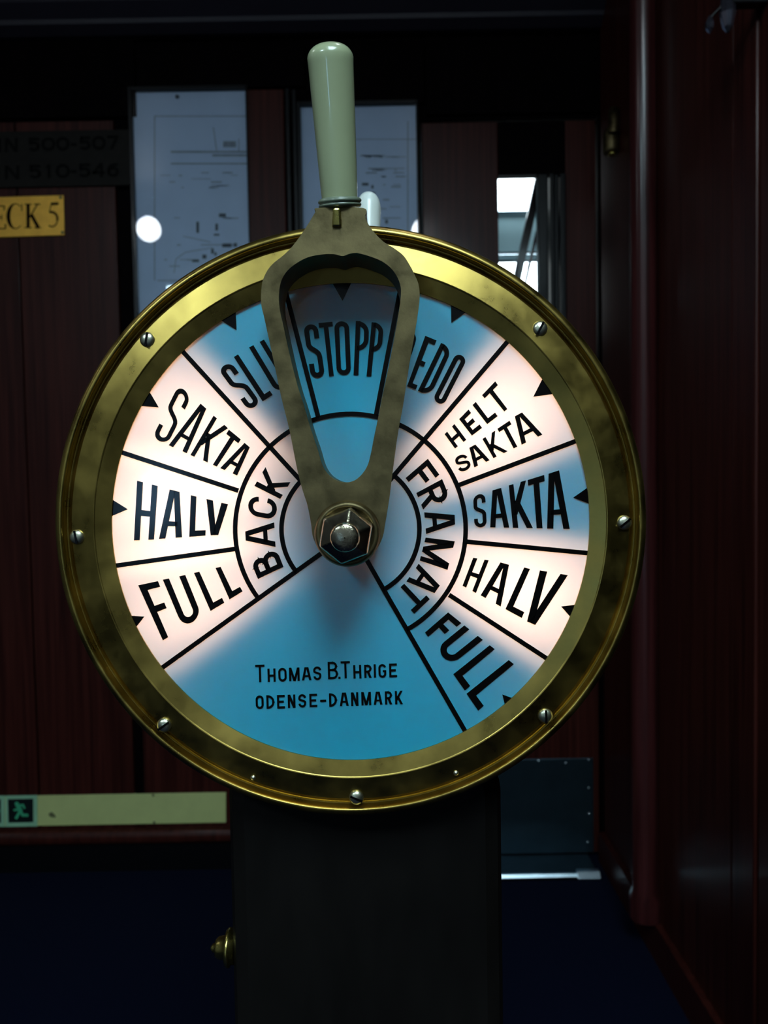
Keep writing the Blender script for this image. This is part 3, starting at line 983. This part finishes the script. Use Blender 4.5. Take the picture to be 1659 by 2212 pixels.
mb.hexa(f, [Vector((p.x, YL + .003, p.z)) for p in f])
obj('tang', mb, 'brass_rim', lever, bevel=0.001)
# neck block behind the tang
mb = MB()
f = [P(664, 505, YL + .001), P(812, 505, YL + .001), P(786, 449, YL - .001), P(686, 449, YL - .001)]
# boss and domed hexagon nut
bc = Vector((AX.x, 0, AX.z))
mb = MB()
mb.lathe(bc, (0, -1, 0), [(rm(40, 0), .001), (rm(72, -.031), .0310), (rm(72, -.033), .0335), (rm(68, -.035), .0362), (rm(60, -.036), .0372), (rm(58, -.035), .0358), (.002, .0358)], 64)
obj('boss', mb, 'bronze', lever)
rn = rm(62, -.045)
mb = MB()
mb.lathe(bc, (0, -1, 0), [(rn * .98, .0340), (rn * .98, .0502), (rn * .95, .0520), (rn * .50, .0568)], 6, False, False, False, turn=-10)
mb.lathe(bc, (0, -1, 0), [(rn * .52, .0555), (rn * .50, .0580), (rn * .45, .0592), (rn * .25, .0599), (.0003, .0601)], 24)
nut = obj('nut', mb, 'nut', lever, label='domed hexagon nut')
bm = bmesh.new(); bm.from_mesh(nut.data)
bmesh.ops.remove_doubles(bm, verts=bm.verts, dist=1e-5)
bmesh.ops.recalc_face_normals(bm, faces=bm.faces)
bm.to_mesh(nut.data); bm.free()
mdv = nut.modifiers.new('edge', 'BEVEL'); mdv.width = .0009; mdv.segments = 3; mdv.limit_method = 'ANGLE'; mdv.angle_limit = math.radians(18)
mb = MB()
mb.lathe(bc, (0, 1, 0), [(rm(30, 0), -.022), (rm(30, 0), .05)], 24)
obj('spindle', mb, 'bronze', tele)

# ---- lever on the far face, its pale grip shows above the rim
YQ = .178
rl = bpy.data.objects.new('rear_lever', lever.data)
C.objects.link(rl); rl.parent = tele
rl.location = (0, .1965, 0)
qa, qb = P(797, 640, YQ), P(796, 417, YQ + .012)
mb = MB()
rq = 26 * (D + YQ + .01) / FPX
prof = [(rq * .78, 0), (rq * .85, .3), (rq, .82)] + [(max(.0002, rq * math.cos(math.pi / 2 * i / 8) ** .8), .84 + .16 * math.sin(math.pi / 2 * i / 8)) for i in range(1, 9)]
lathe_between(mb, qa, qb, prof, 32)
obj('grip', mb, 'ivory_pale', rl)

# ================================================================== THINGS ON THE BACK WALL
def wall_print(name, polys, Y, mat, parent):
    b = MB()
    for pg in polys:
        q = [P(x, y, Y) for x, y in pg]
        ar = sum(q[i].x * q[(i + 1) % len(q)].z - q[(i + 1) % len(q)].x * q[i].z for i in range(len(q)))
        b.quad(q if ar > 0 else q[::-1])
    return obj(name, b, mat, parent, recalc=False)

def chart(x0, x1, y0, y1, label, prints, pin):
    th = thing('ship_chart', label, 'chart', P((x0 + x1) / 2, y1, YB), 'framed ship plans')
    YC = YB + .008
    mb = MB(); ax, bx, cz, dz = wallbox(mb, x0, y0, x1, y1, YC, YB + .019); obj('paper', mb, 'paper', th)
    mb = MB(); mb.box((ax, YC - .012, cz), (bx, YC - .009, dz)); obj('glass', mb, 'glass', th)
    fw = .012
    for (a, b, c_, d_) in ((ax - fw, ax, cz - fw, dz + fw), (bx, bx + fw * .5, cz - fw, dz + fw), (ax, bx, dz, dz + fw), (ax, bx, cz - fw, cz)):
        mb = MB(); mb.box((a, YC - .018, c_), (b, YB + .02, d_)); obj('frame', mb, 'ebony', th, bevel=0.002)
    for mat, polys in prints.items():
        pr_ = wall_print('printed_lines' if mat == 'ink' else 'printed_blocks', polys, YC - .0006, mat, th)
        pr_['kind'] = 'stuff'
    if pin:
        mb = MB(); mb.lathe(P(pin[0], pin[1], YC - .0005), (0, -1, 0), [(.007, 0), (.006, .003), (.0003, .005)], 16)
        obj('pin', mb, 'ink_dark', th)
    return th
def R4(x0, y0, x1, y1):
    return [(x0, y0), (x1, y0), (x1, y1), (x0, y1)]
random.seed(3)
ik = [R4(333, 250, 536, 252), R4(333, 250, 335, 606), R4(340, 605, 500, 607), R4(369, 326, 536, 330), R4(459, 333, 538, 338), R4(369, 352, 536, 355)]
ik += line_poly(461, 275, 468, 325, 2.0) + line_poly(516, 300, 516, 330, 2.0) + [R4(482, 305, 510, 318)]
for i in range(34):
    x, y = random.uniform(345, 500), random.choice([372, 378, 386, 392, 400, 404, 470, 500, 528, 560, 574])
    ik.append(R4(x, y, x + random.uniform(5, 34), y + random.uniform(1.2, 2.6)))
ik += line_poly(395, 510, 455, 523, 1.6) + line_poly(380, 560, 400, 545, 1.6) + line_poly(400, 545, 460, 535, 1.6) + line_poly(376, 590, 380, 560, 1.6)
bk = [R4(424, 479, 430, 503), R4(465, 483, 471, 498), R4(473, 461, 488, 469), R4(480, 526, 500, 534), R4(437, 550, 446, 559), R4(463, 545, 468, 552), R4(456, 537, 462, 548), R4(415, 560, 430, 566), R4(505, 525, 512, 533), R4(462, 505, 474, 509)]
chart(297, 540, 198, 900, 'framed white ship plan with a round pin and border line', {'ink': ik, 'ink_dark': bk}, (383, 209))
ik2 = [R4(880, 262, 882, 700), R4(740, 300, 900, 301.5)]
for i in range(46):
    x, y = random.uniform(775, 858), random.choice([335, 338, 363, 366, 372, 380, 398, 402, 430, 446, 450, 470])
    ik2.append(R4(x, y, x + random.uniform(5, 26), y + random.uniform(1.5, 3)))
bk2 = [R4(782, 395, 796, 401), R4(802, 400, 807, 407), R4(797, 335, 802, 340), R4(832, 475, 838, 483), R4(800, 415, 810, 421)]
chart(657, 903, 230, 900, 'framed white ship plan next to the door with dense small print', {'ink': ik2, 'ink_dark': bk2}, None)

# gold DECK 5 plate
plate = thing('deck_sign', 'gold plate lettered DECK 5 on the mahogany planks', 'sign', P(20, 508, YB))
mb = MB()
f = [P(-110, 516, YB - .006), P(139, 508, YB - .006), P(137, 421, YB - .006), P(-112, 429, YB - .006)]
mb.hexa(f, [Vector((p.x, YB, p.z)) for p in f]); obj('plate', mb, 'sign_gold', plate, bevel=0.0015)
def serif(c, x0, y0, x1, y1):
    """bold-thin serif letters; y0 top, y1 bottom"""
    w, h = x1 - x0, y1 - y0
    T, t = w * .22, h * .045
    o = []
    def R(a, b, c_, d): o.append([(x0 + a, y1 - b), (x0 + c_, y1 - b), (x0 + c_, y1 - d), (x0 + a, y1 - d)])
    if c == 'D':
        R(w * .1, 0, w * .1 + T, h); R(0, 0, w * .5, t); R(0, h - t, w * .5, h)
        o += [[(x0 + a, y1 - b) for a, b in pg] for pg in stroke([(w * .45, h - t / 2)] + earc(w * .45, h / 2, w * .47, h / 2 - t / 2, 90, -90, 20), T * .6)]
    if c == 'E':
        R(w * .12, 0, w * .12 + T, h); R(0, 0, w, t); R(0, h - t, w * .92, h); R(w * .3, h / 2 - t / 2, w * .7, h / 2 + t / 2)
        R(w - t * 1.2, 0, w, h * .22); R(w * .92 - t * 1.2, h * .8, w * .92, h); R(w * .68, h * .38, w * .74, h * .62)
    if c == 'C':
        n = 26
        p = earc(w * .52, h / 2, w * .44, h * .48, 48, 312, n)
        for i in range(n):
            def wd(j):
                a = 48 + 264 * j / n
                return T * (.22 + .85 * max(0, -math.cos(math.radians(a))) ** 1.2)
            for_a, for_b = p[i], p[i + 1]
            o += [[(x0 + a, y1 - b) for a, b in pg] for pg in stroke([for_a, for_b], (wd(i) + wd(i + 1)) / 2)]
        R(w * .86, h * .70, w * .92, h * .98)
    if c == 'K':
        R(w * .12, 0, w * .12 + T * .95, h); R(0, 0, w * .45, t); R(0, h - t, w * .45, h); R(w * .6, h - t, w, h); R(w * .62, 0, w * 1.04, t)
        o += [[(x0 + a, y1 - b) for a, b in pg] for pg in stroke([(w * .3, h * .42), (w * .84, h)], T * .35) + stroke([(w * .42, h * .56), (w * .9, 0)], T * .95)]
    if c == '5':
        o += [[(x0 + a, y1 - b) for a, b in pg] for pg in stroke([(w * .25, h * .95), (w * .98, h * .97)], h * .11) + stroke([(w * .3, h * .98), (w * .12, h * .62)], T * .35)
              + stroke(bez4((w * .12, h * .62), (w * .6, h * .66), (w * .92, h * .5), (w * .86, h * .28), 12), T * 1.0) + stroke(bez4((w * .86, h * .28), (w * .8, h * .02), (w * .3, -h * .02), (w * .05, h * .08), 12), T * .55)]
    return o
for args in (('D', -52, 446, -22, 498), ('E', -20, 444, 13, 495), ('C', 15, 439, 51, 495), ('K', 53, 440, 87, 493), ('5', 104, 438, 127, 491)):
    wall_print('letter', serif(*args), YB - .0066, 'print', plate)
for (sx, sy) in ((131, 426), (135, 502)):
    mb = MB(); mb.lathe(P(sx, sy, YB - .006), (0, -1, 0), [(.0055, 0), (.005, .0012), (.0003, .002)], 12); obj('screw', mb, 'smudge', plate)

# dark cabin number plate
plate2 = thing('cabin_sign', 'dark plate with black cabin numbers 500-507 and 510-546', 'sign', P(20, 400, YB))
mb = MB()
f = [P(-240, 410, YB - .008), P(280, 400, YB - .008), P(287, 392, YB - .008), P(284, 288, YB - .008), P(275, 279, YB - .008), P(-240, 288, YB - .008)]
mb.hexa(f, [Vector((p.x, YB, p.z)) for p in f]); obj('plate', mb, 'sign_dark', plate2, bevel=0.002)
k13 = 300 / 1659
pol = []
def wr(items, s=34):
    out = []
    for c, x0, x1, t, b in items:
        wall_print('letter', lay(c, [(x0 * k13, 260 + b * k13), (x1 * k13, 260 + b * k13), (x1 * k13, 260 + t * k13), (x0 * k13, 260 + t * k13)], s * k13), YB - .0088, 'sign_ink', plate2)
    return out
pol += wr([('I', -30, 20, 215, 380), ('N', 58, 212, 210, 376), ('5', 335, 475, 205, 370), ('0', 495, 660, 200, 366), ('0', 670, 828, 196, 362), ('-', 845, 915, 200, 360), ('5', 945, 1080, 190, 355), ('0', 1100, 1262, 186, 352), ('7', 1280, 1412, 180, 345)])
pol += wr([('I', -60, 14, 545, 710), ('N', 58, 230, 540, 702), ('5', 340, 490, 530, 696), ('1', 545, 625, 525, 690), ('0', 665, 835, 520, 690), ('-', 845, 915, 520, 685), ('5', 935, 1080, 515, 682), ('4', 1100, 1250, 510, 680), ('6', 1280, 1420, 510, 675)])

# luminescent guidance strip with escape signs
st = thing('guidance_strip', 'cream luminescent guidance strip with green running man signs above the baseboard', 'strip', P(240, 1785, YB))
f = [P(-260, 1790, YB - .005), P(488, 1777, YB - .005), P(488, 1712, YB - .005), P(-260, 1725, YB - .005)]
mb = MB(); mb.hexa(f, [Vector((p.x, YB, p.z)) for p in f]); obj('strip_board', mb, 'strip', st, bevel=0.001)
def tile(x0, x1, dy):
    f = [P(x0, 1786 + dy, YB - .008), P(x1, 1785 + dy, YB - .008), P(x1, 1718.5 + dy, YB - .008), P(x0, 1719.5 + dy, YB - .008)]
    mb = MB(); mb.hexa(f, [Vector((p.x, YB - .004, p.z)) for p in f]); t_ = obj('escape_sign', mb, 'strip_rim', st)
    f = [P(x0 + 6, 1777.5 + dy, YB - .0088), P(x1 - 8, 1776 + dy, YB - .0088), P(x1 - 8.5, 1725.5 + dy, YB - .0088), P(x0 + 5, 1726.5 + dy, YB - .0088)]
    mb = MB(); mb.hexa(f, [Vector((p.x, YB - .007, p.z)) for p in f]); obj('sign_face', mb, 'sign_black', t_)
    return t_
def man(t_, ox):
    k = 200 / 1659
    q = lambda x, y: (x * k + ox, y * k + 1690)
    pol = [[q(300 + 34 * math.cos(a), 385 + 34 * math.sin(a)) for a in [2 * math.pi * i / 14 for i in range(14)]]]
    def s_(pts, w): return stroke([q(*p) for p in pts], w * k)
    pol += s_([(310, 405), (335, 440), (365, 520)], 78)
    pol += s_([(330, 415), (410, 405), (440, 470)], 34)
    pol += s_([(330, 440), (305, 490), (245, 500)], 34)
    pol += s_([(360, 505), (330, 570), (280, 655)], 46)
    pol += s_([(370, 505), (400, 585), (505, 590)], 46)
    wall_print('running_man', pol, YB - .0095, 'sign_green', t_)
t1 = tile(12, 80, 0)
man(t1, 0)
t2 = tile(-68, 10, 1)
pol = line_poly(-50, 1752, -20, 1752, 10) + [[(-26, 1732), (2, 1752), (-26, 1772)]]
wall_print('arrow', pol, YB - .0095, 'sign_green', t2)
for (sx, sy) in ((331, 1718), (333, 1777)):
    mb = MB(); mb.lathe(P(sx, sy, YB - .005), (0, -1, 0), [(.005, 0), (.004, .0012), (.0003, .0018)], 10); obj('screw', mb, 'smudge', st)
pts = [(105, 1757), (112, 1754), (119, 1760), (121, 1766), (112, 1766), (106, 1763)]
wall_print('stain', [pts], YB - .0054, 'smudge', st)

# brass fitting on the side wall panel
fx = PX(1322, 300, XR)
fit = thing('brass_fitting', 'small dull brass door holder on the mahogany side wall', 'fitting', fx)
sc_ = (fx.y + D) / FPX
mb = MB(); mb.lathe(PX(1321, 333, XR - .02), (0, 0, 1), [(.002, 0), (15 * sc_, .003), (17 * sc_, .010), (17 * sc_, 42 * sc_), (14 * sc_, 47 * sc_), (.002, 47 * sc_)], 20); obj('body', mb, 'bronze', fit)
mb = MB(); mb.lathe(PX(1326, 288, XR - .02), (0, 0, 1), [(11 * sc_, 0), (11 * sc_, 48 * sc_), (6 * sc_, 52 * sc_), (.001, 53 * sc_)], 20); obj('neck', mb, 'bronze', fit)
mb = MB(); mb.lathe(PX(1322, 336, XR - .02), (0, 0, 1), [(.001, 0), (9 * sc_, .001), (9 * sc_, .006), (.001, .007)], 16); obj('tip', mb, 'brass_rim', fit)
a = PX(1322, 300, XR); mb = MB(); mb.box((XR - .012, a.y - .02, a.z - .03), (XR, a.y + .02, a.z + .04)); obj('back_plate', mb, 'bronze', fit, bevel=0.003)

# cut-glass bracket lamp high on the side wall
wx = PX(1552, 30, XR - .05)
wl = thing('wall_lamp', 'unlit cut glass wall lamp high on the side wall', 'lamp', wx)
s2 = (wx.y + D) / FPX
mb = MB(); mb.lathe(PX(1572, 30, XR - .07), (0, 0, 1), [(.003, -36 * s2), (10 * s2, -26 * s2), (16 * s2, 0), (12 * s2, 40 * s2), (18 * s2, 60 * s2)], 9, smooth=False); obj('glass_shade', mb, 'smoked', wl)
mb = MB(); mb.lathe(PX(1533, 62, XR - .10), (0, 0, 1), [(.001, -10 * s2), (8 * s2, 0), (9 * s2, 10 * s2), (5 * s2, 20 * s2), (.001, 26 * s2)], 7, smooth=False); obj('glass_drop', mb, 'smoked', wl)
a = PX(1533, 40, XR - .10)
b_ = PX(1572, 0, XR - .07)
mb = MB(); lathe_between(mb, a, b_, [(.003, 0), (.003, 1)], 10); obj('arm', mb, 'ebony', wl)
mb = MB(); mb.box((XR - .075, b_.y - .012, b_.z - .012), (XR, b_.y + .012, b_.z + .012)); obj('bracket', mb, 'ebony', wl, bevel=0.003)
